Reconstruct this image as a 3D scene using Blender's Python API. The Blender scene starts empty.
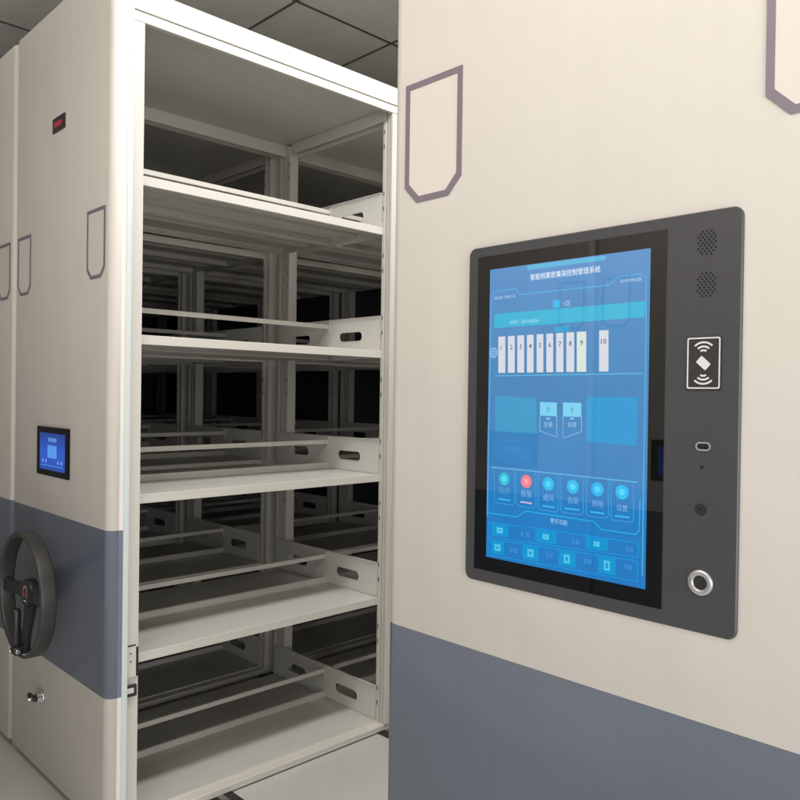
import bpy, bmesh, math, random
from mathutils import Vector, Matrix
random.seed(4)
S=bpy.context.scene
COL=S.collection
# ---------------------------------------------------------------- helpers
def lin(c):
    return tuple((v/255/12.92 if v/255<=.04045 else ((v/255+.055)/1.055)**2.4) for v in c)
def mat(name, base, rough=.5, metal=0, ior=1.5, bump=0, bscale=300, coat=0, var=0, emis=None, es=1.0, vscale=3, aniso_noise=None):
    m=bpy.data.materials.new(name); m.use_nodes=True
    nt=m.node_tree; b=nt.nodes['Principled BSDF']
    b.inputs['Base Color'].default_value=(*base,1); b.inputs['Roughness'].default_value=rough
    b.inputs['Metallic'].default_value=metal; b.inputs['IOR'].default_value=ior
    if coat: b.inputs['Coat Weight'].default_value=coat; b.inputs['Coat Roughness'].default_value=.12
    tc=nt.nodes.new('ShaderNodeTexCoord')
    if bump:
        n=nt.nodes.new('ShaderNodeTexNoise'); n.inputs['Scale'].default_value=bscale; n.inputs['Detail'].default_value=3
        bp=nt.nodes.new('ShaderNodeBump'); bp.inputs['Strength'].default_value=bump; bp.inputs['Distance'].default_value=.001
        nt.links.new(tc.outputs['Object'],n.inputs['Vector']); nt.links.new(n.outputs['Fac'],bp.inputs['Height'])
        nt.links.new(bp.outputs['Normal'],b.inputs['Normal'])
    if var:
        n=nt.nodes.new('ShaderNodeTexNoise'); n.inputs['Scale'].default_value=vscale; n.inputs['Detail'].default_value=5
        mp=nt.nodes.new('ShaderNodeMapping')
        if aniso_noise: mp.inputs['Scale'].default_value=aniso_noise
        r=nt.nodes.new('ShaderNodeMapRange'); r.inputs['To Min'].default_value=1-var; r.inputs['To Max'].default_value=1+var
        mx=nt.nodes.new('ShaderNodeMix'); mx.data_type='RGBA'; mx.blend_type='MULTIPLY'; mx.inputs[0].default_value=1
        mx.inputs[6].default_value=(*base,1)
        nt.links.new(tc.outputs['Object'],mp.inputs['Vector']); nt.links.new(mp.outputs['Vector'],n.inputs['Vector'])
        nt.links.new(n.outputs['Fac'],r.inputs['Value']); nt.links.new(r.outputs['Result'],mx.inputs[7])
        nt.links.new(mx.outputs[2],b.inputs['Base Color'])
        r2=nt.nodes.new('ShaderNodeMapRange'); r2.inputs['To Min'].default_value=max(0,rough-.08); r2.inputs['To Max'].default_value=rough+.08
        nt.links.new(n.outputs['Fac'],r2.inputs['Value']); nt.links.new(r2.outputs['Result'],b.inputs['Roughness'])
    if emis:
        b.inputs['Emission Color'].default_value=(*emis,1); b.inputs['Emission Strength'].default_value=es
    return m
CREAM=(.76,.715,.655); BLUE=(.178,.205,.265)
def panel_material():
    m=mat('cream_panel_with_band',CREAM,.34,bump=.10,bscale=260)
    nt=m.node_tree; b=nt.nodes['Principled BSDF']; tc=nt.nodes.new('ShaderNodeTexCoord')
    sp=nt.nodes.new('ShaderNodeSeparateXYZ'); nt.links.new(tc.outputs['Object'],sp.inputs[0])
    g=nt.nodes.new('ShaderNodeMath'); g.operation='GREATER_THAN'; g.inputs[1].default_value=BAND[0]
    l=nt.nodes.new('ShaderNodeMath'); l.operation='LESS_THAN'; l.inputs[1].default_value=BAND[1]
    mu=nt.nodes.new('ShaderNodeMath'); mu.operation='MULTIPLY'
    nt.links.new(sp.outputs['Z'],g.inputs[0]); nt.links.new(sp.outputs['Z'],l.inputs[0])
    nt.links.new(g.outputs[0],mu.inputs[0]); nt.links.new(l.outputs[0],mu.inputs[1])
    mp=nt.nodes.new('ShaderNodeMapping'); mp.inputs['Scale'].default_value=(9,9,.5)
    n=nt.nodes.new('ShaderNodeTexNoise'); n.inputs['Scale'].default_value=2.2; n.inputs['Detail'].default_value=4
    nt.links.new(tc.outputs['Object'],mp.inputs[0]); nt.links.new(mp.outputs[0],n.inputs['Vector'])
    r=nt.nodes.new('ShaderNodeMapRange'); r.inputs['To Min'].default_value=.955; r.inputs['To Max'].default_value=1.035
    nt.links.new(n.outputs['Fac'],r.inputs['Value'])
    mx=nt.nodes.new('ShaderNodeMix'); mx.data_type='RGBA'; mx.inputs[6].default_value=(*CREAM,1); mx.inputs[7].default_value=(*BLUE,1)
    nt.links.new(mu.outputs[0],mx.inputs[0])
    m2=nt.nodes.new('ShaderNodeMix'); m2.data_type='RGBA'; m2.blend_type='MULTIPLY'; m2.inputs[0].default_value=1
    nt.links.new(mx.outputs[2],m2.inputs[6]); nt.links.new(r.outputs['Result'],m2.inputs[7])
    nt.links.new(m2.outputs[2],b.inputs['Base Color'])
    rr=nt.nodes.new('ShaderNodeMapRange'); rr.inputs['To Min'].default_value=.46; rr.inputs['To Max'].default_value=.24
    nt.links.new(mu.outputs[0],rr.inputs['Value']); nt.links.new(rr.outputs['Result'],b.inputs['Roughness'])
    # slight waviness of the pressed sheet, added to the orange-peel bump
    w=nt.nodes.new('ShaderNodeTexNoise'); w.inputs['Scale'].default_value=5.5; w.inputs['Detail'].default_value=1
    wb=nt.nodes.new('ShaderNodeBump'); wb.inputs['Strength'].default_value=.35; wb.inputs['Distance'].default_value=.010
    old=b.inputs['Normal'].links[0].from_node
    nt.links.new(tc.outputs['Object'],w.inputs['Vector']); nt.links.new(w.outputs['Fac'],wb.inputs['Height'])
    nt.links.new(wb.outputs['Normal'],old.inputs['Normal'])
    return m
BAND=(.457,.971)
M=dict(
 panel=panel_material(),
 rack=mat('pale_powder_coat',(.61,.585,.535),.38,bump=.12,bscale=400,var=.03,vscale=2,aniso_noise=(1,1,1)),
 shelf=mat('shelf_powder_coat',(.52,.505,.47),.38,bump=.15,bscale=350,var=.13,vscale=5,aniso_noise=(18,.7,6)),
 side=mat('side_board_powder_coat',(.66,.645,.61),.42,bump=.1,var=.04,vscale=3),
 slot=mat('dark_perforation',(.012,.011,.010),.9),  # flat dark colour stands in for the shade inside slots and holes
 trim=mat('mauve_trim',(.215,.18,.215),.38,var=.06,vscale=20),
 seal=mat('pale_rubber_seal',(.58,.63,.62),.55,var=.04,vscale=8),
 black=mat('black_plastic',(.018,.018,.019),.38,bump=.2,bscale=900),
 rim=mat('soft_black_rim',(.043,.041,.039),.42,bump=.25,bscale=700,var=.1,vscale=30),
 glass=mat('black_glass',(.006,.006,.006),.008,ior=1.65),
 housing=mat('charcoal_metal',(.056,.056,.061),.42,bump=.2,bscale=900,var=.03,vscale=12),
 white=mat('white_print',(.72,.71,.69),.5),
 signblack=mat('sign_black',(.03,.028,.028),.45),
 chrome=mat('chrome',(.75,.75,.76),.18,metal=1),
 silver=mat('silver_ring',(.66,.66,.67),.28,metal=.75),
 rubber=mat('dark_rubber',(.02,.02,.02),.6),
 redprint=mat('red_print',(.45,.02,.03),.5),
 redled=mat('red_led',(.02,.0,.0),.3,emis=(.62,.012,.075),es=1.0),
 ledface=mat('led_face',(.06,.012,.014),.25),
 floor=mat('floor_vinyl',(.47,.465,.45),.35,var=.08,vscale=5),
 ceil=mat('ceiling_tile_face',(.80,.79,.74),.85,bump=.5,bscale=120,var=.10,vscale=9),
 ceiltrim=mat('ceiling_seam',(.12,.11,.10),.8),
 wall=mat('wall_painted_shade',(.10,.10,.105),.8,var=.05),  # dark tone paints in the shade behind and beyond the racks
 added_endwall=mat('added_end_wall',(.30,.30,.30),.8,var=.05),  # surface of the added light-blocking wall at the aisle end
 back=mat('back_plate_painted_shade',(.035,.035,.045),.6,var=.05),  # plate coloured dark to paint in the shade deep in the racks
 insert=mat('trim_insert_plate',(.745,.68,.63),.42,bump=.08,bscale=200),
 padglass=mat('pad_black_glass',(.006,.006,.006),.02,ior=1.18),
 steel=mat('track_steel',(.35,.34,.33),.3,metal=.9,var=.1,vscale=30),
 lamp=mat('lamp_diffuser',(.8,.8,.8),.5,emis=(1,.96,.9),es=3.0),
)
_em={}
def emat(rgb,glow=1.0):
    k=tuple(rgb)
    if k not in _em:
        e=lin(rgb); e=tuple(max(v-s,0.0) for v,s in zip(e,(.028,.024,.018)))
        m=mat('screen_glow',(.006,.006,.007),.008,ior=1.75,emis=e,es=glow); _em[k]=m
    return _em[k]
def link(name,me,parent=None,loc=None,label=None):
    o=bpy.data.objects.new(name,me); COL.objects.link(o)
    if parent: o.parent=parent
    if loc: o.location=loc
    if label: o['label']=label
    return o
def thing(name,loc,label,cat,group=None):
    o=bpy.data.objects.new(name,None); COL.objects.link(o); o.location=loc; o.empty_display_size=.1
    o['label']=label; o['category']=cat
    if group: o['group']=group
    return o
class MB:
    def __init__(s): s.bm=bmesh.new(); s.mats=[]
    def mi(s,m):
        if m not in s.mats: s.mats.append(m)
        return s.mats.index(m)
    def box(s,x0,x1,y0,y1,z0,z1,m,bev=0):
        i=s.mi(m)
        vs=[s.bm.verts.new(p) for p in ((x0,y0,z0),(x1,y0,z0),(x1,y1,z0),(x0,y1,z0),(x0,y0,z1),(x1,y0,z1),(x1,y1,z1),(x0,y1,z1))]
        fs=[s.bm.faces.new([vs[k] for k in q]) for q in ((3,2,1,0),(4,5,6,7),(0,1,5,4),(1,2,6,5),(2,3,7,6),(3,0,4,7))]
        for f in fs: f.material_index=i
        if bev:
            es=list({e for f in fs for e in f.edges})
            r=bmesh.ops.bevel(s.bm,geom=es,offset=bev,segments=2,affect='EDGES',profile=.5)
            for f in r['faces']: f.material_index=i
    def prism(s,pts,y0,y1,m,holes=None):
        """closed outline in XZ, extruded from y0 (front) to y1"""
        i=s.mi(m); n=len(pts)
        a=[s.bm.verts.new((p[0],y0,p[1])) for p in pts]; b=[s.bm.verts.new((p[0],y1,p[1])) for p in pts]
        f=[s.bm.faces.new(a),s.bm.faces.new(b[::-1])]+[s.bm.faces.new((a[k],b[k],b[(k+1)%n],a[(k+1)%n])) for k in range(n)]
        for x in f: x.material_index=i
    def band(s,outer,inner,y0,y1,m):
        """ring between two outlines with equal vertex counts in XZ"""
        i=s.mi(m); n=len(outer)
        A=[[s.bm.verts.new((p[0],y,p[1])) for p in o] for o in (outer,inner) for y in (y0,y1)]
        oa,ob,ia,ib=A
        for k in range(n):
            j=(k+1)%n
            for q in ((oa[k],oa[j],ia[j],ia[k]),(ob[k],ib[k],ib[j],ob[j]),(oa[k],ob[k],ob[j],oa[j]),(ia[k],ia[j],ib[j],ib[k])):
                s.bm.faces.new(q).material_index=i
    def sheet(s,pts,y,m):
        f=s.bm.faces.new([s.bm.verts.new((p[0],y,p[1])) for p in pts]); f.material_index=s.mi(m)
    def tube(s,p0,p1,r0,m,r1=None,n=24,bev=0,steps=None):
        """round bar with optional lathe profile steps [(t,r),...]"""
        p0=Vector(p0);p1=Vector(p1);d=p1-p0;L=d.length;z=d.normalized()
        x=z.orthogonal().normalized();y=z.cross(x);i=s.mi(m)
        if steps is None:
            r1=r0 if r1 is None else r1
            steps=[(0,r0),(1,r1)] if not bev else [(0,r0-bev),(bev/L,r0),(1-bev/L,r1),(1,r1-bev)]
        rings=[]
        for t,r in steps:
            c=p0+d*t
            rings.append([s.bm.verts.new(c+x*r*math.cos(a)+y*r*math.sin(a)) for a in [2*math.pi*k/n for k in range(n)]])
        for A,B in zip(rings,rings[1:]):
            for k in range(n):
                f=s.bm.faces.new((A[k],A[(k+1)%n],B[(k+1)%n],B[k])); f.material_index=i; f.smooth=True
        for f in (s.bm.faces.new(rings[0][::-1]),s.bm.faces.new(rings[-1])): f.material_index=i
    def mesh(s,name):
        bmesh.ops.recalc_face_normals(s.bm,faces=s.bm.faces)
        me=bpy.data.meshes.new(name); s.bm.to_mesh(me); s.bm.free()
        for m in s.mats: me.materials.append(m)
        return me
    def build(s,name,parent=None,loc=None,label=None): return link(name,s.mesh(name),parent,loc,label)
def rrect(x0,x1,z0,z1,r,n=6):
    pts=[]
    for cx,cz,a0 in ((x1-r,z1-r,0),(x0+r,z1-r,90),(x0+r,z0+r,180),(x1-r,z0+r,270)):
        for k in range(n+1):
            a=math.radians(a0+90*k/n); pts.append((cx+r*math.cos(a),cz+r*math.sin(a)))
    return pts
def circ(cx,cz,r,n=32,ax=1): return [(cx+r*ax*math.cos(2*math.pi*k/n),cz+r*math.sin(2*math.pi*k/n)) for k in range(n)]
def text_mesh(body,m,width=None,height=None,bold=0):
    """flat text converted to mesh, lying in XZ, origin at lower left, facing -Y"""
    cu=bpy.data.curves.new('t','FONT'); cu.body=body; cu.size=1; cu.resolution_u=2; cu.offset=bold
    o=bpy.data.objects.new('t',cu); COL.objects.link(o)
    bpy.context.view_layer.update()
    dg=bpy.context.evaluated_depsgraph_get(); me=bpy.data.meshes.new_from_object(o.evaluated_get(dg))
    bpy.data.objects.remove(o)
    xs=[v.co.x for v in me.vertices]; ys=[v.co.y for v in me.vertices]
    x0,x1,y0,y1=min(xs),max(xs),min(ys),max(ys)
    sx=(width/(x1-x0)) if width else height/(y1-y0); sy=(height/(y1-y0)) if height else sx
    me.transform(Matrix(((sx,0,0,-x0*sx),(0,0,0,0),(0,sy,0,-y0*sy),(0,0,0,1))))
    me.materials.clear(); me.materials.append(m)
    return me
# lamp powers: aisle lamp, window, added shelf fill, ambient
LP=(38,72,52,2.4)
UI=[
('q','top_bar',1,(98,180,215),[(0.2652,0.9976),(0.7527,0.9963),(0.7531,0.9824),(0.2656,0.9825)]),
('t','screen_title',3,(225,235,245),'智能档案密集架控制管理系统',(0.2871,0.9462),(0.7252,0.9504)),
('l','frame_line',2,(90,170,215),0.006,[(0.0198,0.9128),(0.0416,0.9204),(0.1846,0.925),(0.22,0.9029),(0.4653,0.9037),(0.6501,0.9035),(0.7782,0.9043),(0.8284,0.9258),(0.9485,0.9275),(0.9797,0.9153),(0.9831,0.762),(0.9833,0.4967),(0.9821,0.3194),(0.9838,0.0386)]),
('l','frame_line',2,(85,160,225),0.01,[(0.0125,0.9097),(0.012,0.6865),(0.0058,0.4069),(0.0065,0.1444)]),
('t','header_text',3,(190,215,235),'当前位置：档案室一区',(0.0351,0.8947),(0.1854,0.8995)),
('t','header_text',3,(190,215,245),'2023年系统设置',(0.8373,0.9071),(0.9544,0.9079)),
('q','area_icon',1,(70,185,230),[(0.4375,0.8726),(0.4821,0.8731),(0.4828,0.8496),(0.4382,0.8489)]),
('t','area_text',3,(190,210,240),'1区',(0.5111,0.8516),(0.5515,0.8521)),
('q','status_band',1,(68,178,210),[(0.0366,0.8443),(0.9775,0.8462),(0.9735,0.7992),(0.0381,0.7956)]),
('t','status_text',3,(170,220,230),'当前列：固定列温度26',(0.1531,0.8057),(0.3481,0.8081)),
('q','small_button',1,(60,165,210),[(0.4497,0.7861),(0.5441,0.788),(0.5446,0.772),(0.4502,0.7706)]),
('q','column_icon',2,(212,214,222),[(0.0683,0.7653),(0.1188,0.765),(0.1226,0.6405),(0.0721,0.6408)]),
('t','column_number',4,(70,80,100),'1',(0.0842,0.7183),(0.1059,0.7186)),
('q','column_icon',2,(212,214,222),[(0.1373,0.7655),(0.1853,0.7653),(0.1891,0.6405),(0.1411,0.6408)]),
('t','column_number',4,(70,80,100),'2',(0.1529,0.7191),(0.1727,0.7194)),
('q','column_icon',2,(212,214,222),[(0.2034,0.7657),(0.2504,0.7655),(0.2542,0.6406),(0.2072,0.6409)]),
('t','column_number',4,(70,80,100),'3',(0.2187,0.7198),(0.238,0.7201)),
('q','column_icon',2,(212,214,222),[(0.2695,0.766),(0.3141,0.7658),(0.3178,0.6406),(0.2733,0.6409)]),
('t','column_number',4,(70,80,100),'4',(0.2844,0.7205),(0.302,0.7208)),
('q','column_icon',2,(212,214,222),[(0.3348,0.7662),(0.379,0.766),(0.3828,0.6407),(0.3385,0.6409)]),
('t','column_number',4,(70,80,100),'5',(0.3494,0.7212),(0.3672,0.7215)),
('q','column_icon',2,(212,214,222),[(0.3986,0.7664),(0.4426,0.7662),(0.4464,0.6407),(0.4024,0.641)]),
('t','column_number',4,(70,80,100),'6',(0.413,0.7219),(0.4311,0.7222)),
('q','column_icon',2,(212,214,222),[(0.4618,0.7666),(0.5074,0.7663),(0.5111,0.6407),(0.4656,0.641)]),
('t','column_number',4,(70,80,100),'7',(0.4758,0.7226),(0.4961,0.7228)),
('q','column_icon',2,(212,214,222),[(0.5261,0.7668),(0.5744,0.7664),(0.5781,0.6408),(0.5299,0.6411)]),
('t','column_number',4,(70,80,100),'8',(0.5399,0.7233),(0.5633,0.7235)),
('q','column_icon',2,(214,224,214),[(0.5902,0.767),(0.647,0.7663),(0.6507,0.6407),(0.594,0.6411)]),
('t','column_number',4,(70,80,100),'9',(0.6037,0.724),(0.6363,0.724)),
('q','column_icon',2,(212,214,222),[(0.723,0.7675),(0.7766,0.7668),(0.7803,0.6408),(0.7267,0.6412)]),
('t','column_number',4,(70,80,100),'10',(0.7358,0.7255),(0.7664,0.7254)),
('l','frame_line',2,(95,180,220),0.005,[(0.0432,0.6305),(0.9677,0.6339)]),
('r','side_button',4,(150,195,240),(0.0371,0.7105),0.022,0.006),
('r','side_button',4,(150,195,240),(0.0371,0.7105),0.011,0.005),
('q','teal_panel',1,(72,152,196),[(0.0527,0.5611),(0.3391,0.5564),(0.3427,0.4374),(0.0565,0.438)]),
('q','teal_panel',1,(58,152,205),[(0.6542,0.5621),(0.943,0.5642),(0.9418,0.4185),(0.6559,0.4242)]),
('q','door_card',2,(125,205,235),[(0.3634,0.5435),(0.4723,0.5426),(0.4736,0.4986),(0.3647,0.4986)]),
('l','door_card',2,(125,175,225),0.006,[(0.3647,0.4986),(0.3662,0.4479),(0.4757,0.4314),(0.4736,0.5006)]),
('t','door_card_label',3,(165,200,235),'左移',(0.3915,0.4617),(0.4498,0.4621)),
('q','door_card_icon',3,(100,180,215),[(0.4091,0.5276),(0.4285,0.5278),(0.429,0.5115),(0.4096,0.5112)]),
('q','door_card_mark',3,(130,190,225),[(0.4069,0.4932),(0.4328,0.4937),(0.433,0.4871),(0.4071,0.4866)]),
('q','door_card',2,(125,205,235),[(0.5115,0.5437),(0.6248,0.543),(0.6261,0.4989),(0.5128,0.4987)]),
('l','door_card',2,(125,175,225),0.006,[(0.5128,0.4987),(0.5149,0.4293),(0.6274,0.4532),(0.626,0.5008)]),
('t','door_card_label',3,(165,200,235),'右移',(0.5432,0.4654),(0.5986,0.4658)),
('q','door_card_icon',3,(100,180,215),[(0.5599,0.5282),(0.5784,0.5285),(0.5788,0.5126),(0.5604,0.5123)]),
('q','door_card_mark',3,(130,190,225),[(0.5578,0.496),(0.5824,0.4965),(0.5826,0.4901),(0.558,0.4896)]),
('l','frame_line',2,(105,185,225),0.005,[(0.0309,0.3136),(0.2172,0.3145),(0.483,0.3136),(0.9503,0.3118)]),
('l','function_button',2,(75,160,215),0.004,[(0.053,0.3118),(0.0565,0.2002),(0.0713,0.1925),(0.1859,0.1922),(0.1996,0.2027),(0.1963,0.3111)]),
('c','button_icon',3,(60,190,215),(0.1266,0.2779),0.027),
('t','function_label',3,(90,160,200),'库房',(0.0885,0.2264),(0.1672,0.2271)),
('l','function_label',2,(70,190,230),0.007,[(0.0854,0.2079),(0.1714,0.2073)]),
('l','function_button',2,(75,160,215),0.004,[(0.2103,0.3115),(0.2137,0.2002),(0.2278,0.1927),(0.3334,0.1923),(0.3465,0.2024),(0.3432,0.3106)]),
('c','button_icon',3,(235,130,140),(0.2802,0.2776),0.027),
('t','function_label',3,(130,175,225),'报警',(0.2441,0.2258),(0.319,0.2265)),
('l','function_label',2,(215,185,205),0.007,[(0.2412,0.2078),(0.3195,0.2069)]),
('l','function_button',2,(75,160,215),0.004,[(0.3598,0.3112),(0.3632,0.197),(0.3767,0.1897),(0.4804,0.1895),(0.4928,0.1994),(0.4894,0.3106)]),
('c','button_icon',3,(60,185,225),(0.4263,0.2778),0.027),
('t','function_label',3,(130,175,225),'通风',(0.3921,0.222),(0.4634,0.2227)),
('l','function_label',2,(70,190,230),0.007,[(0.3894,0.2044),(0.4672,0.2038)]),
('l','function_button',2,(75,160,215),0.004,[(0.5052,0.311),(0.5086,0.1989),(0.5214,0.1918),(0.6351,0.1927),(0.6469,0.2024),(0.6437,0.3111)]),
('c','button_icon',3,(65,185,230),(0.5809,0.2778),0.027),
('t','function_label',3,(130,175,225),'合架',(0.5485,0.2241),(0.616,0.2248)),
('l','function_label',2,(70,190,230),0.007,[(0.5335,0.2061),(0.6226,0.2066)]),
('l','function_button',2,(75,160,215),0.004,[(0.6616,0.3107),(0.6649,0.1989),(0.6771,0.192),(0.782,0.1927),(0.7931,0.2021),(0.7899,0.3107)]),
('c','button_icon',3,(65,180,235),(0.7275,0.2782),0.027),
('t','function_label',3,(130,175,225),'照明',(0.6969,0.2231),(0.761,0.2238)),
('l','function_label',2,(70,190,230),0.007,[(0.6885,0.206),(0.7701,0.2062)]),
('l','function_button',2,(75,160,215),0.004,[(0.8041,0.3104),(0.8075,0.197),(0.819,0.1903),(0.9214,0.1912),(0.9319,0.2003),(0.9287,0.3106)]),
('c','button_icon',3,(60,185,240),(0.8673,0.2776),0.027),
('t','function_label',3,(130,175,225),'设置',(0.8383,0.2206),(0.8992,0.2213)),
('l','function_label',2,(70,190,230),0.007,[(0.8298,0.2039),(0.9101,0.2044)]),
('l','frame_line',2,(60,170,220),0.006,[(0.0172,0.1591),(0.0358,0.1535),(0.222,0.1551),(0.2764,0.1792),(0.4871,0.178),(0.707,0.1771),(0.7543,0.156),(0.944,0.1566),(0.9625,0.1685),(0.9652,0.2592)]),
('t','header_text',3,(165,200,225),'更多功能',(0.443,0.1519),(0.5506,0.1523)),
('l','frame_line',2,(50,160,225),0.004,[(0.0145,0.1239),(0.9501,0.1327),(0.9638,0.1226),(0.9593,0.091),(0.0199,0.0702),(0.0145,0.1239)]),
('l','frame_line',2,(50,160,225),0.004,[(0.0164,0.0629),(0.9462,0.0793),(0.96,0.0687),(0.9561,0.0193),(0.0181,0.0088),(0.0164,0.0629)]),
('q','menu_tile',1,(30,150,205),[(0.0369,0.1207),(0.1598,0.1219),(0.1611,0.0798),(0.0382,0.0773)]),
('q','menu_tile_icon',3,(95,195,230),[(0.0775,0.1092),(0.1209,0.1099),(0.1215,0.0907),(0.0781,0.0898)]),
('q','menu_tile_icon',4,(40,150,210),[(0.0909,0.1016),(0.1082,0.102),(0.1083,0.0982),(0.091,0.0978)]),
('q','menu_tile',1,(30,150,205),[(0.3455,0.1237),(0.4823,0.125),(0.4834,0.0863),(0.3467,0.0835)]),
('q','menu_tile_icon',3,(95,195,230),[(0.3954,0.1129),(0.4345,0.1136),(0.435,0.0964),(0.3959,0.0957)]),
('q','menu_tile_icon',4,(40,150,210),[(0.4074,0.1057),(0.423,0.1061),(0.4231,0.1036),(0.4075,0.1032)]),
('q','menu_tile',1,(30,150,205),[(0.6611,0.1268),(0.7924,0.1281),(0.7935,0.0926),(0.6622,0.0899)]),
('q','menu_tile_icon',3,(95,195,230),[(0.7103,0.1166),(0.7453,0.1172),(0.7457,0.1021),(0.7107,0.1015)]),
('q','menu_tile_icon',4,(40,150,210),[(0.721,0.1098),(0.735,0.1101),(0.7351,0.1089),(0.7211,0.1086)]),
('q','menu_tile',1,(30,150,205),[(0.0387,0.0615),(0.1296,0.063),(0.131,0.0169),(0.0401,0.016)]),
('q','menu_tile_icon',3,(95,195,230),[(0.0629,0.0499),(0.1065,0.0511),(0.1072,0.0288),(0.0636,0.0275)]),
('q','menu_tile_icon',4,(40,150,210),[(0.0763,0.0425),(0.0938,0.043),(0.094,0.0362),(0.0765,0.0356)]),
('q','menu_tile',1,(30,150,205),[(0.2627,0.0652),(0.3672,0.067),(0.3686,0.0192),(0.2641,0.0182)]),
('q','menu_tile_icon',3,(95,195,230),[(0.2955,0.0543),(0.3359,0.0553),(0.3366,0.0306),(0.2962,0.0294)]),
('q','menu_tile_icon',4,(40,150,210),[(0.3079,0.0471),(0.324,0.0476),(0.3243,0.0377),(0.3082,0.0372)]),
('q','menu_tile',1,(30,150,205),[(0.4967,0.0691),(0.6023,0.0709),(0.6038,0.0215),(0.4981,0.0205)]),
('q','menu_tile_icon',3,(95,195,230),[(0.5316,0.0586),(0.5689,0.0596),(0.5697,0.0324),(0.5324,0.0312)]),
('q','menu_tile_icon',4,(40,150,210),[(0.5431,0.0517),(0.558,0.0522),(0.5584,0.0393),(0.5434,0.0388)]),
('q','menu_tile',1,(30,150,205),[(0.7393,0.0731),(0.8364,0.0748),(0.8379,0.0238),(0.7408,0.0228)]),
('q','menu_tile_icon',3,(95,195,230),[(0.7714,0.0631),(0.8057,0.064),(0.8065,0.0343),(0.7723,0.0332)]),
('q','menu_tile_icon',4,(40,150,210),[(0.7819,0.0565),(0.7956,0.0569),(0.7961,0.0408),(0.7824,0.0404)]),
('t','menu_text',3,(85,150,215),'13',(0.2516,0.0923),(0.3061,0.0936)),
('t','menu_text',3,(85,150,215),'26',(0.577,0.0971),(0.6259,0.0983)),
('t','menu_text',3,(85,150,215),'06',(0.8912,0.1018),(0.9348,0.1029)),
('t','menu_text',3,(85,150,215),'38',(0.1697,0.0327),(0.2257,0.0345)),
('t','menu_text',3,(85,150,215),'37',(0.414,0.038),(0.4657,0.0397)),
('t','menu_text',3,(85,150,215),'38',(0.6516,0.0431),(0.6992,0.0448)),
('t','menu_text',3,(85,150,215),'05',(0.8872,0.0483),(0.9309,0.0498))]
# ---------------------------------------------------------------- shelving cabinets (local x=0 at the cabinet centre, y, z in room metres)
TOPS=[.035,.550,1.064,1.579,2.091]
BAYS=[(1.115,2.19),(2.235,3.31)]
FR=[(1.068,1.115),(2.19,2.235),(3.31,3.355)]
def upright_mesh(sign):
    # local: inner edge with slots at x=.315 (front) going out to .395; sign mirrors to the rear
    mb=MB()
    def bx(a,b,y0,y1,z0,z1,m,bev=0):
        a,b=(a,b) if sign>0 else (-b,-a); mb.box(a,b,y0,y1,z0,z1,m,bev)
    e=.343 if sign>0 else .308; w=.400-e
    for t0,t1,ya,yb in ((0,.30,.000,.047),(.30,.42,.011,.036),(.42,.66,.003,.044),(.66,.76,.013,.034),(.76,1,.000,.047)):
        bx(e+w*t0,e+w*t1,ya,yb,.03,2.575,M['rack'],.0015 if yb-ya>.03 else 0)
    z=.10
    i=mb.mi(M['slot'])
    while z<2.55:
        for dz in (0,.062):
            for yy in (-.0006,.0476):
                a,b=(e+.006,e+.011) if sign>0 else (-e-.011,-e-.006)
                mb.sheet(rrect(a,b,z+dz,z+dz+.019,.0024,3),yy,M['slot'])
        z+=.2575
    return mb.mesh('upright')
def shelf_mesh(y0,y1,sign,zt):
    mb=MB(); m=M['shelf']; r=M['rack']
    def bx(a,b,ya,yb,z0,z1,mm,bev=0):
        a,b=(a,b) if sign>0 else (-b,-a); mb.box(a,b,ya,yb,z0,z1,mm,bev)
    bx(.006,.3475,y0,y1,-.003,0,m)                       # tray
    bx(.3475,.3505,y0,y1,-.030,.0005,r,.001)              # outer lip
    bx(.330,.3475,y0,y1,-.030,-.0275,r)                   # return of the lip
    bx(.003,.006,y0,y1,-.030,.024,r,.0008)                # inner upstand
    bx(.006,.024,y0,y1,-.030,-.0275,r)
    bx(.006,.3475,y0+.001,y0+.003,-.027,-.003,m); bx(.006,.3475,y1-.003,y1-.001,-.027,-.003,m)
    bx(.16,.19,y0+.004,y1-.004,-.016,-.003,m)             # stiffener below
    return mb.mesh('shelf')
def side_board_mesh():
    mb=MB(); bm=mb.bm; i=mb.mi(M['side']); H=.145; zc=.066; y0=-.0025
    loops=[[(-.385,.0015),(.343,.0015),(.343,H),(-.385,H)]]+[rrect(cx-.075,cx+.075,zc-.019,zc+.019,.0185,6) for cx in (-.207,.155)]
    es=[]
    for L in loops:
        vs=[bm.verts.new((x,y0,z)) for x,z in L]
        es+=[bm.edges.new((vs[k],vs[(k+1)%len(vs)])) for k in range(len(vs))]
    r=bmesh.ops.triangle_fill(bm,edges=es,use_beauty=True)
    fs=[g for g in r['geom'] if isinstance(g,bmesh.types.BMFace)]
    ex=bmesh.ops.extrude_face_region(bm,geom=fs)
    bmesh.ops.translate(bm,verts=[v for v in ex['geom'] if isinstance(v,bmesh.types.BMVert)],vec=(0,.0015,0))
    for L in loops[1:]:
        cx=sum(p[0] for p in L)/len(L)
        mb.band([(cx+(p[0]-cx)*1.025,zc+(p[1]-zc)*1.10) for p in L],L,y0-.0022,y0-.0002,M['rack'])
    mb.box(-.385,.343,y0-.008,y0-.0002,H-.0015,H+.0004,M['side'])
    return mb.mesh('side_board')
def rail_mesh(y0,y1):
    mb=MB(); mb.box(-.006,.006,y0+.002,y1-.004,.108,.127,M['rack'],.0015)
    mb.box(-.010,.010,y1-.006,y1-.003,.085,.140,M['rack'],.001)
    return mb.mesh('stop_rail')
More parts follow.
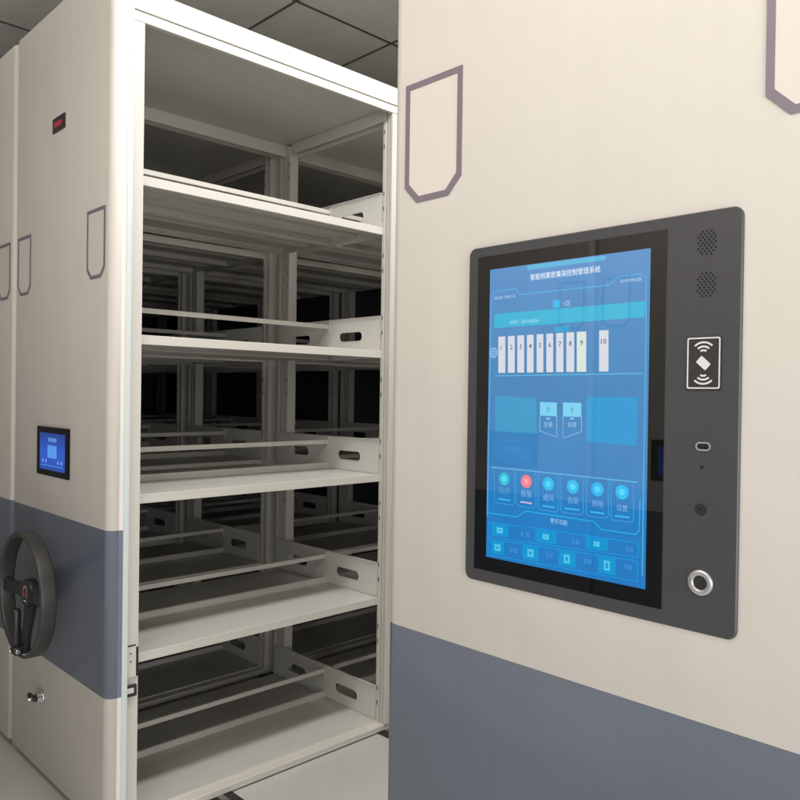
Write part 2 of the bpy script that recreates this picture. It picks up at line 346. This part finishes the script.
def panel_outline(w,r,ybk,n=8):
    pts=[(-w,ybk)]
    for k in range(n+1):
        a=math.pi+ (math.pi/2)*k/n; pts.append((-w+r+r*math.cos(a),r+r*math.sin(a)))
    for k in range(n+1):
        a=1.5*math.pi+(math.pi/2)*k/n; pts.append((w-r+r*math.cos(a),r+r*math.sin(a)))
    pts.append((w,ybk)); return pts
def end_panel_mesh(y=1.0,front=-1):
    mb=MB(); i=mb.mi(M['panel']); P=panel_outline(.434,.032,.045); zs=[.05,2.712,2.718,2.720]; ins=[0,0,.0015,.005]
    rings=[]
    for z,d in zip(zs,ins):
        rings.append([mb.bm.verts.new((px*(1-d/.434),py+d*(1 if py<.02 else 0),z)) for px,py in P])
    n=len(P)
    for A,B in zip(rings,rings[1:]):
        for k in range(n):
            f=mb.bm.faces.new((A[k],A[(k+1)%n],B[(k+1)%n],B[k])); f.smooth=(0<k<n-2 )
    mb.bm.faces.new(rings[0][::-1]); mb.bm.faces.new(rings[-1])
    return mb.mesh('end_panel')
def hex_outline(x0,x1,z0,z1,c): return [(x0,z1),(x0,z0+c),(x0+c,z0),(x1-c,z0),(x1,z0+c),(x1,z1)]
def trim_mesh(x0,x1):
    mb=MB(); w=.0105
    o=hex_outline(x0,x1,1.748,1.966,.030); q=hex_outline(x0+w,x1-w,1.748+w,1.966-w,.030-w*.42)
    mb.band(o,q,-.0022,-.0002,M['trim'])
    mb.prism(q,-.0009,-.0002,M['insert']); return mb.mesh('decor_trim')
def end_plate_mesh():
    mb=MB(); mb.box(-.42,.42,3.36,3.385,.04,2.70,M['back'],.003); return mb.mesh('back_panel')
UM={1:upright_mesh(1),-1:upright_mesh(-1)}
SM={s:shelf_mesh(0,1.075,s,0) for s in (1,-1)}
BM=side_board_mesh(); RM=rail_mesh(0,1.075); EM=end_panel_mesh(); TL=trim_mesh(-.39,-.2525); TR=trim_mesh(.2525,.39); BP=end_plate_mesh()
def roof_mesh():
    mb=MB(); m=M['shelf']; y0,y1=1.062,3.36
    mb.box(-.398,.398,y0,y1,2.585,2.588,m)
    mb.box(.385,.402,y0,y1,2.5555,2.5848,M['rack'],.001); mb.box(-.352,-.349,y0+.055,y1,2.531,2.5848,M['rack'],.001)
    mb.box(.3505,.405,y0,y1,2.5885,2.66,M['rack'],.002); mb.box(-.405,-.3505,y0,y1,2.5885,2.66,M['rack'],.002)
    return mb.mesh('roof_panel')
RF=roof_mesh()
def base_mesh():
    mb=MB(); 
    mb.box(-.395,.395,1.05,3.36,0.005,.030,M['rack'],.003)
    return mb.mesh('base_frame')
BS=base_mesh()
def beam_mesh():
    mb=MB()
    mb.box(-.300,.340,.002,.008,2.535,2.584,M['rack'],.001)
    mb.box(-.300,.340,.036,.042,2.525,2.560,M['rack'],.001)
    mb.tube((-.285,-.002,2.562),(-.285,.003,2.562),.006,M['rack'],n=12)
    return mb.mesh('cross_beam')
XB=beam_mesh()
def seal_mesh(sign):
    mb=MB(); a,b=(.4225,.4335) if sign>0 else (-.4335,-.4225)
    mb.box(a,b,.0455,.066,.06,2.70,M['seal'],.004); 
    a,b=(.400,.420) if sign>0 else (-.420,-.400)
    mb.box(a,b,.0455,.062,.06,2.70,M['seal'],.002)
    return mb.mesh('door_seal')
SL={s:seal_mesh(s) for s in (1,-1)}
def cabinet(xc,label,group='shelving cabinets in the left block',full=True):
    c=thing('shelving_cabinet',(xc,0,0),label,'cabinet',group)
    link('end_panel',EM,c,(0,1,0))
    for T in (TL,TR): link('decor_trim',T,c,(0,1,0))
    for s in (1,-1):
        link('door_seal',SL[s],c,(0,1,0))
        for a,b in FR: link('upright',UM[s],c,(0,a,0))
        for a,b in BAYS:
            for z in TOPS: link('shelf',SM[s],c,(0,a,z))
    for a,b in BAYS:
        for z in TOPS: link('stop_rail',RM,c,(0,a,z))
    for a,b in FR:
        link('cross_beam',XB,c,(0,a,0))
        for z in TOPS: link('side_board',BM,c,(0,a,z))
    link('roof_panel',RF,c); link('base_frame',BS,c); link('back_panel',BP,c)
    return c
PITCH=.868; C1=-2.725
cab1=cabinet(C1,'cream shelving cabinet with open empty shelves, black handwheel, small blue control screen and red display')
lbl=['cream cabinet at the left edge, pushed against the handwheel cabinet, only its corner showing','cabinet behind the second rack, seen only through the gaps between the shelves','deep cabinet in shadow, third rack seen through the empty shelves','farthest cabinet of the left block, lost in the dark behind the open shelves']
cabs=[cabinet(C1-PITCH*(k+1),lbl[k]) for k in range(4)]
cabR=cabinet(-.635,'tall cream end cabinet at right carrying the large black touch screen terminal',group='shelving cabinets')
# ------------------------------------------------------------ fittings of the left cabinet
# red led display
led=MB(); led.prism([(-.0535,-.0245),(.0535,-.0245),(.0535,.0245),(-.0535,.0245)][::-1],-.004,-.0003,M['black'])
ledo=led.build('led_display',cab1,(C1*0+(-2.717-C1),1,2.3055),label='small black panel with glowing red characters')
f=MB(); f.sheet([(-.040,-.015),(.040,-.015),(.040,.015),(-.040,.015)],-.0045,M['ledface']); f.build('display_window',ledo)
tm=text_mesh('密集架01',M['redled'],width=.070,height=.018); link('display_text',tm,ledo,(-.035,-.0049,-.009))
# control screen
pad=MB(); pad.prism(rrect(-.1455,.1455,-.0845,.0845,.004,3),-.005,-.0003,M['padglass'])
def pad_build(parent,x):
    pm=link('control_screen',PADM,parent,(x,1,1.1845),label='small landscape touch panel glowing blue')
    for nm,me,lo in PADK: link(nm,me,pm,lo)
    return pm
PADM=pad.mesh('control_screen')
def pad_screen_material():
    m=mat('pad_screen',(.006,.006,.006),.02,ior=1.18)
    nt=m.node_tree; b=nt.nodes['Principled BSDF']; tc=nt.nodes.new('ShaderNodeTexCoord')
    sp=nt.nodes.new('ShaderNodeSeparateXYZ'); nt.links.new(tc.outputs['Object'],sp.inputs[0])
    cr=nt.nodes.new('ShaderNodeValToRGB'); r=nt.nodes.new('ShaderNodeMapRange'); r.inputs['From Min'].default_value=-.065; r.inputs['From Max'].default_value=.065
    nt.links.new(sp.outputs['Z'],r.inputs['Value']); nt.links.new(r.outputs['Result'],cr.inputs[0])
    e=cr.color_ramp.elements; e[0].color=(*lin((38,78,170)),1); e[1].color=(*lin((40,66,140)),1)
    k=cr.color_ramp.elements.new(.45); k.color=(*lin((45,95,205)),1)
    nt.links.new(cr.outputs[0],b.inputs['Emission Color']); b.inputs['Emission Strength'].default_value=.85
    return m
PADK=[]
s=MB(); s.sheet([(-.115,-.064),(.115,-.064),(.115,.064),(-.115,.064)],-.0053,pad_screen_material()); PADK.append(('screen',s.mesh('screen'),(0,0,0)))
s=MB()
for k in range(5): s.sheet([(-.040+k*.017,-.022),(-.027+k*.017,-.022),(-.027+k*.017,.022),(-.040+k*.017,.022)],-.0056,emat((95,160,235)))
s.sheet([(-.10,-.05),(.10,-.05),(.10,-.047),(-.10,-.047)],-.0056,emat((80,140,220)))
for x in (-.085,-.055,.055,.085): s.sheet(circ(x,-.034,.007,16,1.2),-.0056,emat((110,140,225)))
PADK.append(('screen_icon',s.mesh('screen_icon'),(0,0,0)))
tm=text_mesh('智能密集架',emat((130,195,240)),width=.075,height=.014); PADK.append(('screen_text',tm,(-.035,-.0057,.034)))
pad_build(cab1,-2.742-C1)
# handwheel
HX,HZ,HR=-2.768-C1,.703,.212
w=thing_part=bpy.data.objects.new('handwheel',None); COL.objects.link(w); w.parent=cab1; w.location=(HX,1,HZ); w['label']='large black handwheel with three spokes and folded crank'
def ring_mesh(R,prof,m,n=96):
    mb=MB(); i=mb.mi(m); L=[]
    for k in range(n):
        a=2*math.pi*k/n; L.append([mb.bm.verts.new(((R+dr)*math.cos(a),y,(R+dr)*math.sin(a))) for dr,y in prof])
    for k in range(n):
        A,B=L[k],L[(k+1)%n]; q=len(prof)
        for j in range(q):
            f=mb.bm.faces.new((A[j],A[(j+1)%q],B[(j+1)%q],B[j])); f.smooth=True
    return mb.mesh('rim')
def rr_profile(dr0,dr1,y0,y1,r,n=5): return [(p[0],p[1]) for p in rrect(dr0,dr1,y0,y1,r,n)]
link('rim',ring_mesh(HR,rr_profile(-.019,0,-.102,-.050,.0085),M['rim']),w)
hub=MB(); hub.tube((0,-.0005,0),(0,-.080,0),.03,M['black'],n=40,steps=[(0,.055),(.08,.055),(.12,.026),(.60,.026),(.62,.050),(.92,.050),(.97,.046),(1,.040)])
ho=hub.build('hub',w)
def spoke_mesh(ang):
    mb=MB(); i=mb.mi(M['black']); secs=[]
    for t,hw,yc,th in ((.030,.036,-.062,.012),(.075,.026,-.066,.011),(.13,.021,-.074,.010),(.197,.026,-.080,.010)):
        ca,sa=math.cos(ang),math.sin(ang)
        secs.append([mb.bm.verts.new((t*ca-o*sa,yc+d,t*sa+o*ca)) for o,d in ((-hw,-th*.3),(-hw*.7,-th),(hw*.7,-th),(hw,-th*.3),(hw,th),(-hw,th))])
    for A,B in zip(secs,secs[1:]):
        for j in range(6): 
            f=mb.bm.faces.new((A[j],A[(j+1)%6],B[(j+1)%6],B[j]))
    mb.bm.faces.new(secs[0]); mb.bm.faces.new(secs[-1][::-1])
    return mb.mesh('spoke')
for a in (0,180,270): link('spoke',spoke_mesh(math.radians(a)),w)
# emblem: red and white arch over a short bar
e=MB()
o=[];q=[]
for k in range(13):
    a=math.radians(-50+280*k/12); o.append((.017*math.cos(a),.004+.021*math.sin(a))); q.append((.0125*math.cos(a),.004+.0155*math.sin(a)))
for k in range(12): e.sheet([o[k],o[k+1],q[k+1],q[k]],-.0806,M['redprint'])
o2=[(x*.62,.004+(z-.004)*.62) for x,z in o];q2=[(x*.8,.004+(z-.004)*.8) for x,z in q]
for k in range(12): e.sheet([(o[k][0]*1.12,.004+(o[k][1]-.004)*1.12),(o[k+1][0]*1.12,.004+(o[k+1][1]-.004)*1.12),o[k+1],o[k]],-.0806,M['white'])
e.sheet([(-.013,-.026),(.013,-.026),(.013,-.022),(-.013,-.022)],-.0806,M['white'])
e.sheet([(-.004,-.004),(.004,-.004),(.004,.008),(-.004,.008)],-.0806,M['redprint'])
e.build('emblem',w)
h=MB()
h.tube((0,-.108,-.045),(0,-.108,-.172),.0155,M['black'],n=28,steps=[(0,.010),(.03,.0140),(.10,.0158),(.5,.0150),(.9,.0158),(.97,.0140),(1,.011)])
h.tube((-.016,-.108,-.186),(.018,-.108,-.186),.015,M['black'],n=24,bev=.003); h.box(-.013,.013,-.104,-.078,-.200,-.172,M['black'],.003)
h.tube((.018,-.108,-.186),(.026,-.108,-.186),.0085,M['chrome'],n=20,bev=.002)
h.tube((.0,-.1235,-.186),(.0,-.130,-.186),.0075,M['chrome'],n=20,bev=.002)
h.build('crank_handle',w)
# brake knob low on the panel
k=MB(); k.tube((0,-.0005,0),(0,-.022,0),.021,M['chrome'],n=32,steps=[(0,.024),(.25,.024),(.3,.019),(1,.017)])
k.box(-.055,.012,-.034,-.022,-.008,.008,M['rubber'],.003); k.tube((-.005,-.03,.0),(-.005,-.048,.0),.006,M['chrome'],n=16,bev=.001)
k.build('brake_lock',cab1,(-2.822-C1,1,.315),label='chrome brake lock with a dark lever')
# latch at the rack post
k=MB(); k.box(.4005,.409,1.069,1.104,.500,.600,M['rack'],.0015); k.box(.4085,.4100,1.071,1.102,.598,.602,M['slot'])
k.box(.4005,.406,1.106,1.1125,.500,.590,M['slot']); k.tube((.409,1.086,.575),(.4105,1.086,.575),.0025,M['slot'],n=12); k.tube((.409,1.086,.550),(.4105,1.086,.550),.0025,M['slot'],n=12)
k.box(.4005,.412,1.066,1.106,.440,.476,M['rubber'],.002); k.box(.4005,.416,1.070,1.095,.452,.468,M['rack'],.002)
k.build('door_latch',cab1)
# ------------------------------------------------------------ touch screen terminal
TX,TZ=-.6345,1.368
term=thing('touch_terminal',(TX,1.0,TZ),'large charcoal touch screen terminal showing a blue control page, set in the cream end panel','terminal')
H=MB(); o=rrect(-.2285,.2285,-.278,.278,.013,6)
i=H.mi(M['housing'])
rg=[]
for y,d in ((-.0003,0),(-.0035,0),(-.0055,.0016)):
    rg.append([H.bm.verts.new((p[0]*(1-d/.2285),y,p[1]*(1-d/.278))) for p in o])
for A,B in zip(rg,rg[1:]):
    for j in range(len(o)): H.bm.faces.new((A[j],A[(j+1)%len(o)],B[(j+1)%len(o)],B[j])).smooth=False
H.bm.faces.new(rg[-1]); H.bm.faces.new(rg[0][::-1])
H.build('housing',term)
g=MB(); g.box(-.2075,.1275,-.0062,-.0056,-.2575,.2615,M['glass'],.0002); bez=g.build('glass_front',term)
# screen
SX0,SX1,SZ0,SZ1=-.816-TX,-.531-TX,1.1335-TZ,1.6065-TZ
def screen_material():
    m=mat('screen_background',(.006,.006,.007),.008,ior=1.75)
    nt=m.node_tree; b=nt.nodes['Principled BSDF']; tc=nt.nodes.new('ShaderNodeTexCoord')
    sp=nt.nodes.new('ShaderNodeSeparateXYZ'); nt.links.new(tc.outputs['Object'],sp.inputs[0])
    r=nt.nodes.new('ShaderNodeMapRange'); r.inputs['From Min'].default_value=SZ0; r.inputs['From Max'].default_value=SZ1
    cr=nt.nodes.new('ShaderNodeValToRGB'); nt.links.new(sp.outputs['Z'],r.inputs['Value']); nt.links.new(r.outputs['Result'],cr.inputs[0])
    stops=[(0,(.010,.180,.50)),(.22,(.012,.185,.50)),(.33,(.040,.205,.48)),(.6,(.050,.215,.46)),(.85,(.068,.235,.49)),(1,(.088,.252,.53))]  # paler upper stops also paint in the reflected wash on the glass
    e=cr.color_ramp.elements; e[0].color=(*stops[0][1],1); e[1].color=(*stops[-1][1],1)
    for p,c in stops[1:-1]: cr.color_ramp.elements.new(p).color=(*c,1)
    n=nt.nodes.new('ShaderNodeTexNoise'); n.inputs['Scale'].default_value=9
    nt.links.new(tc.outputs['Object'],n.inputs['Vector']); r2=nt.nodes.new('ShaderNodeMapRange'); r2.inputs['To Min'].default_value=.86; r2.inputs['To Max'].default_value=1.14
    nt.links.new(n.outputs['Fac'],r2.inputs['Value']); nt.links.new(r2.outputs['Result'],b.inputs['Emission Strength'])
    nt.links.new(cr.outputs[0],b.inputs['Emission Color'])
    return m
s=MB(); s.sheet([(SX0,SZ0),(SX1,SZ0),(SX1,SZ1),(SX0,SZ1)],-.0065,screen_material()); scr=s.build('screen',term,label='portrait display lit with a blue shelving control page')
def uvp(p): return (SX0+p[0]*(SX1-SX0), SZ0+p[1]*(SZ1-SZ0))
parts={}
SEP={'teal_panel','menu_tile','menu_tile_icon','column_icon','button_icon','door_card_icon','door_card_mark','door_card','door_card_label'}
def pmb(n):
    if n in SEP: n=n+'#'+str(len(parts))
    return parts.setdefault(n,MB())
def ly(k): return -.0065-.00025*k
def fan(mb,pts,y,m): mb.sheet(pts,y,m)
texts=[]
count={}
for u in UI:
    kind,part,lay=u[0],u[1],u[2]
    if kind=='q': fan(pmb(part),[uvp(p) for p in u[4]],ly(lay),emat(u[3]))
    elif kind=='c':
        x,z=uvp(u[4]); r=u[5]*(SX1-SX0)*1.35; mbp=pmb(part); fan(mbp,circ(x,z,r,28),ly(lay),emat(u[3]))
        br=tuple(min(255,int(v*1.0+28)) for v in u[3])
        fan(mbp,circ(x,z,r*.5,6),ly(lay+1),emat(br))
    elif kind=='r':
        x,z=uvp(u[4]); R=u[5]*(SX1-SX0)*1.3; t=u[6]*(SX1-SX0)*1.2; n=28
        A=circ(x,z,R,n);B=circ(x,z,R-t,n)
        for k in range(n): fan(pmb(part),[A[k],A[(k+1)%n],B[(k+1)%n],B[k]],ly(lay),emat(u[3]))
    elif kind=='l':
        pts=[uvp(p) for p in u[5]]; w=u[4]*(SX1-SX0)*.55; n=len(pts); Lf=[];Rt=[]
        closed=abs(pts[0][0]-pts[-1][0])<1e-6 and abs(pts[0][1]-pts[-1][1])<1e-6
        for k in range(n):
            pa=pts[k-1] if k else (pts[-2] if closed else None); pb=pts[k+1] if k<n-1 else (pts[1] if closed else None)
            d=Vector((0,0))
            if pa: d+=Vector((pts[k][0]-pa[0],pts[k][1]-pa[1])).normalized()
            if pb: d+=Vector((pb[0]-pts[k][0],pb[1]-pts[k][1])).normalized()
            d=d.normalized(); nx,nz=-d.y,d.x
            Lf.append((pts[k][0]+nx*w,pts[k][1]+nz*w)); Rt.append((pts[k][0]-nx*w,pts[k][1]-nz*w))
        for k in range(n-1): fan(pmb(part),[Lf[k],Lf[k+1],Rt[k+1],Rt[k]],ly(lay)-.00003*(k%2),emat(u[3]))
    elif kind=='t':
        a=uvp(u[5]); b=uvp(u[6]); wd=max(b[0]-a[0],.002); nch=sum(1 if ord(ch)>255 else .55 for ch in u[4])
        me=text_mesh(u[4],emat(u[3]),width=wd if len(u[4])>1 else None,height=.0075 if len(u[4])<3 and nch<2 else min(wd/nch*1.05,.012),bold=.006 if part in('screen_title','column_number') else 0)
        mb=pmb(part); mi=mb.mi(emat(u[3])); st=len(mb.bm.faces)
        me.transform(Matrix.Translation((a[0] if len(u[4])>1 else (a[0]+b[0])/2-.002,ly(lay),a[1])))
        mb.bm.from_mesh(me)
        mb.bm.faces.ensure_lookup_table()
        for f in mb.bm.faces[st:]: f.material_index=mi
for n_,mb in parts.items():
    mb.build(n_.split('#')[0],scr)
# speaker grilles
sg=MB(); pit=.0036
for r_ in range(-4,5):
    for c_ in range(-4,5):
        x=c_*.0029; z=r_*.0037
        if (r_+c_)%2==0 and abs(c_)+abs(r_)*.8<5.7: sg.sheet(circ(x,z,.0015,10),-.0058,M['slot'])
SG=sg.mesh('speaker_grille')
link('speaker_grille',SG,term,(-.452-TX,0,1.604-TZ),label='upper cluster of small round speaker holes'); link('speaker_grille',SG,term,(-.452-TX,0,1.549-TZ),label='lower cluster of small round speaker holes')
# card reader sign
r=MB(); r.prism(rrect(-.0235,.0235,-.035,.035,.003,3),-.0072,-.0055,M['signblack']); ro=r.build('card_reader',term,(-.4535-TX,0,1.446-TZ),label='black contactless card sign with white outline')
p=MB(); y=-.0076
p.band(rrect(-.0222,.0222,-.0337,.0337,.0025,3),rrect(-.0204,.0204,-.0319,.0319,.0015,3),y,y+.0003,M['white'])
ca,sa=math.cos(math.radians(-42)),math.sin(math.radians(-42))
p.sheet([(a*ca-b*sa,a*sa+b*ca) for a,b in rrect(-.0085,.0085,-.0056,.0056,.0015,3)],y,M['white'])
for sgn in (1,-1):
    for R,half in ((.0075,38),(.0125,42),(.0180,44)):
        cz=.0105; n=10
        A=[(R*math.sin(math.radians(-half+2*half*k/n)),sgn*(cz+R*math.cos(math.radians(-half+2*half*k/n)))) for k in range(n+1)]
        B=[((R-.0024)*math.sin(math.radians(-half+2*half*k/n)),sgn*(cz+(R-.0024)*math.cos(math.radians(-half+2*half*k/n)))) for k in range(n+1)]
        for k in range(n): p.sheet([A[k],A[k+1],B[k+1],B[k]],y,M['white'])
p.build('card_symbol',ro)
# usb port, microphone, camera, fingerprint reader
u=MB(); u.band(rrect(-.0100,.0100,-.0058,.0058,.0055,5),rrect(-.0082,.0082,-.0038,.0038,.0034,5),-.0072,-.0055,M['silver']); u.sheet(rrect(-.0082,.0082,-.0038,.0038,.0034,5),-.0058,M['slot']); u.box(-.005,.0078,-.0066,-.0059,-.0004,.0016,M['rubber']); u.build('usb_port',term,(-.4525-TX,0,1.3365-TZ))
u=MB(); u.sheet(circ(0,0,.0026,16),-.0058,M['slot']); u.build('microphone_hole',term,(-.4540-TX,0,1.309-TZ))
u=MB(); u.band(circ(0,0,.0075),circ(0,0,.0058),-.0064,-.0055,M['black']); u.sheet(circ(0,0,.0058),-.0059,M['rubber']); u.sheet(circ(0,0,.0024),-.0063,M['glass']); u.build('camera_lens',term,(-.4545-TX,0,1.2535-TZ))
u=MB(); n=48
prof=[(.0170,-.0055),(.0168,-.0070),(.0158,-.0082),(.0105,-.0082),(.0095,-.0074),(.0093,-.0060)]
R=[[u.bm.verts.new((r_*math.cos(2*math.pi*k/n),y_,r_*math.sin(2*math.pi*k/n))) for k in range(n)] for r_,y_ in prof]
u.mi(M['silver'])
for A,B in zip(R,R[1:]):
    for k in range(n): u.bm.faces.new((A[k],A[(k+1)%n],B[(k+1)%n],B[k])).smooth=True
u.sheet(circ(0,0,.0093,48),-.0061,M['rubber']); u.build('round_reader',term,(-.4535-TX,0,1.157-TZ),label='silver ring with a black centre')
# ------------------------------------------------------------ the opposite row, seen mirrored in the glass
for j,xo in enumerate((-.575,-1.443,-2.311,-3.179,-4.047,-4.915)):
    c=thing('cabinet_front',(xo,-.02,-.045),['cream cabinet end across the aisle, right of the mirrored pair','cream cabinet end mirrored in the right half of the terminal glass','cream cabinet end mirrored in the left half of the terminal glass','cream cabinet end across the aisle, facing the handwheel','cabinet end across the aisle, two places past the mirrored pair','last cabinet end of the row across the aisle'][j],'cabinet','cabinets of the opposite row')
    c.rotation_euler=(0,0,math.pi)
    link('end_panel',EM,c,(0,1,0)); link('decor_trim',TL,c,(0,1,0)); link('decor_trim',TR,c,(0,1,0))
    b=MB(); b.box(-.42,.42,1.046,1.55,.05,2.70,M['panel']); b.build('cabinet_body',c)
    pad_build(c,0)
# ------------------------------------------------------------ setting
def structure(o): o['kind']='structure'; return o
b=MB(); b.box(-9,9,-9,9,-.02,0,M['floor']); structure(b.build('floor'))
b=MB(); b.box(-9,9,-9,9,3.20,3.23,M['ceil'])
k=-4.12-7*.6
while k<9: b.box(k,k+.012,-9,9,3.196,3.1995,M['ceiltrim']); k+=.60
k=1.52-17*.6
while k<9: b.box(-9,9,k,k+.012,3.1965,3.1998,M['ceiltrim']); k+=.60
structure(b.build('ceiling'))
b=MB()
for yy in (1.42,2.21,3.0): b.box(-6.6,.3,yy-.012,yy+.012,.0005,.006,M['steel'],.001); b.box(-6.6,.3,yy-.05,yy+.05,.0002,.0022,M['rubber'])
structure(b.build('floor_track'))
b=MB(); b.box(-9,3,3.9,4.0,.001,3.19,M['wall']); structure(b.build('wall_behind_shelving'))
b=MB(); b.box(-6.75,-6.65,-4.5,1.15,.001,3.19,M['added_endwall']); b.box(-6.75,-6.65,1.2,3.89,.001,3.19,M['wall']); b.box(.32,.42,1.2,3.89,.001,3.19,M['wall']); structure(b.build('light_blocking_walls'))  # unseen walls added to block ambient light reaching the racks and pad glass
# ------------------------------------------------------------ light
def area(name,loc,rot,sx,sy,power,col):
    L=bpy.data.lights.new(name,'AREA'); L.shape='RECTANGLE'; L.size=sx; L.size_y=sy; L.energy=power; L.color=col
    o=bpy.data.objects.new(name,L); COL.objects.link(o); o.location=loc; o.rotation_euler=tuple(math.radians(a) for a in rot); return o
area('ceiling_lamp_aisle',(-.75,-.55,3.18),(0,0,0),2.0,.5,LP[0],(1,.95,.88))
area('shelf_fill_light',(-1.45,1.9,3.18),(0,0,0),.25,1.8,LP[2],(1,.98,.95))  # added fill to brighten the shelves, no fixture known there
area('window_light',(3.4,-.15,1.15),(0,90,0),2.2,1.7,LP[1],(.96,.98,1.0))
W=bpy.data.worlds.new('World'); S.world=W; W.use_nodes=True
bg=W.node_tree.nodes['Background']; bg.inputs[0].default_value=(1,.985,.965,1); bg.inputs[1].default_value=LP[3]
# ------------------------------------------------------------ camera
cam=bpy.data.cameras.new('camera'); co=bpy.data.objects.new('camera',cam); COL.objects.link(co)
fpx=774.6; cam.sensor_width=36; cam.lens=fpx/800*36; cam.clip_start=.02; cam.clip_end=100
th=math.radians(44.1); pit_=-math.atan(6/fpx); ro_=math.radians(.78)
F0=Vector((-math.cos(th),math.sin(th),0)); R0=Vector((math.sin(th),math.cos(th),0))
Fw=F0*math.cos(pit_)+Vector((0,0,math.sin(pit_))); U0=-F0*math.sin(pit_)+Vector((0,0,math.cos(pit_)))
Rc=R0*math.cos(ro_)+U0*math.sin(ro_); Uc=-R0*math.sin(ro_)+U0*math.cos(ro_)
co.matrix_world=Matrix.Translation((0,0,1.40))@Matrix((( Rc.x,Uc.x,-Fw.x,0),(Rc.y,Uc.y,-Fw.y,0),(Rc.z,Uc.z,-Fw.z,0),(0,0,0,1)))
S.camera=co
S.view_settings.view_transform='Standard'; S.view_settings.look='None'; S.view_settings.exposure=.08; S.view_settings.gamma=1
S.cycles.max_bounces=10
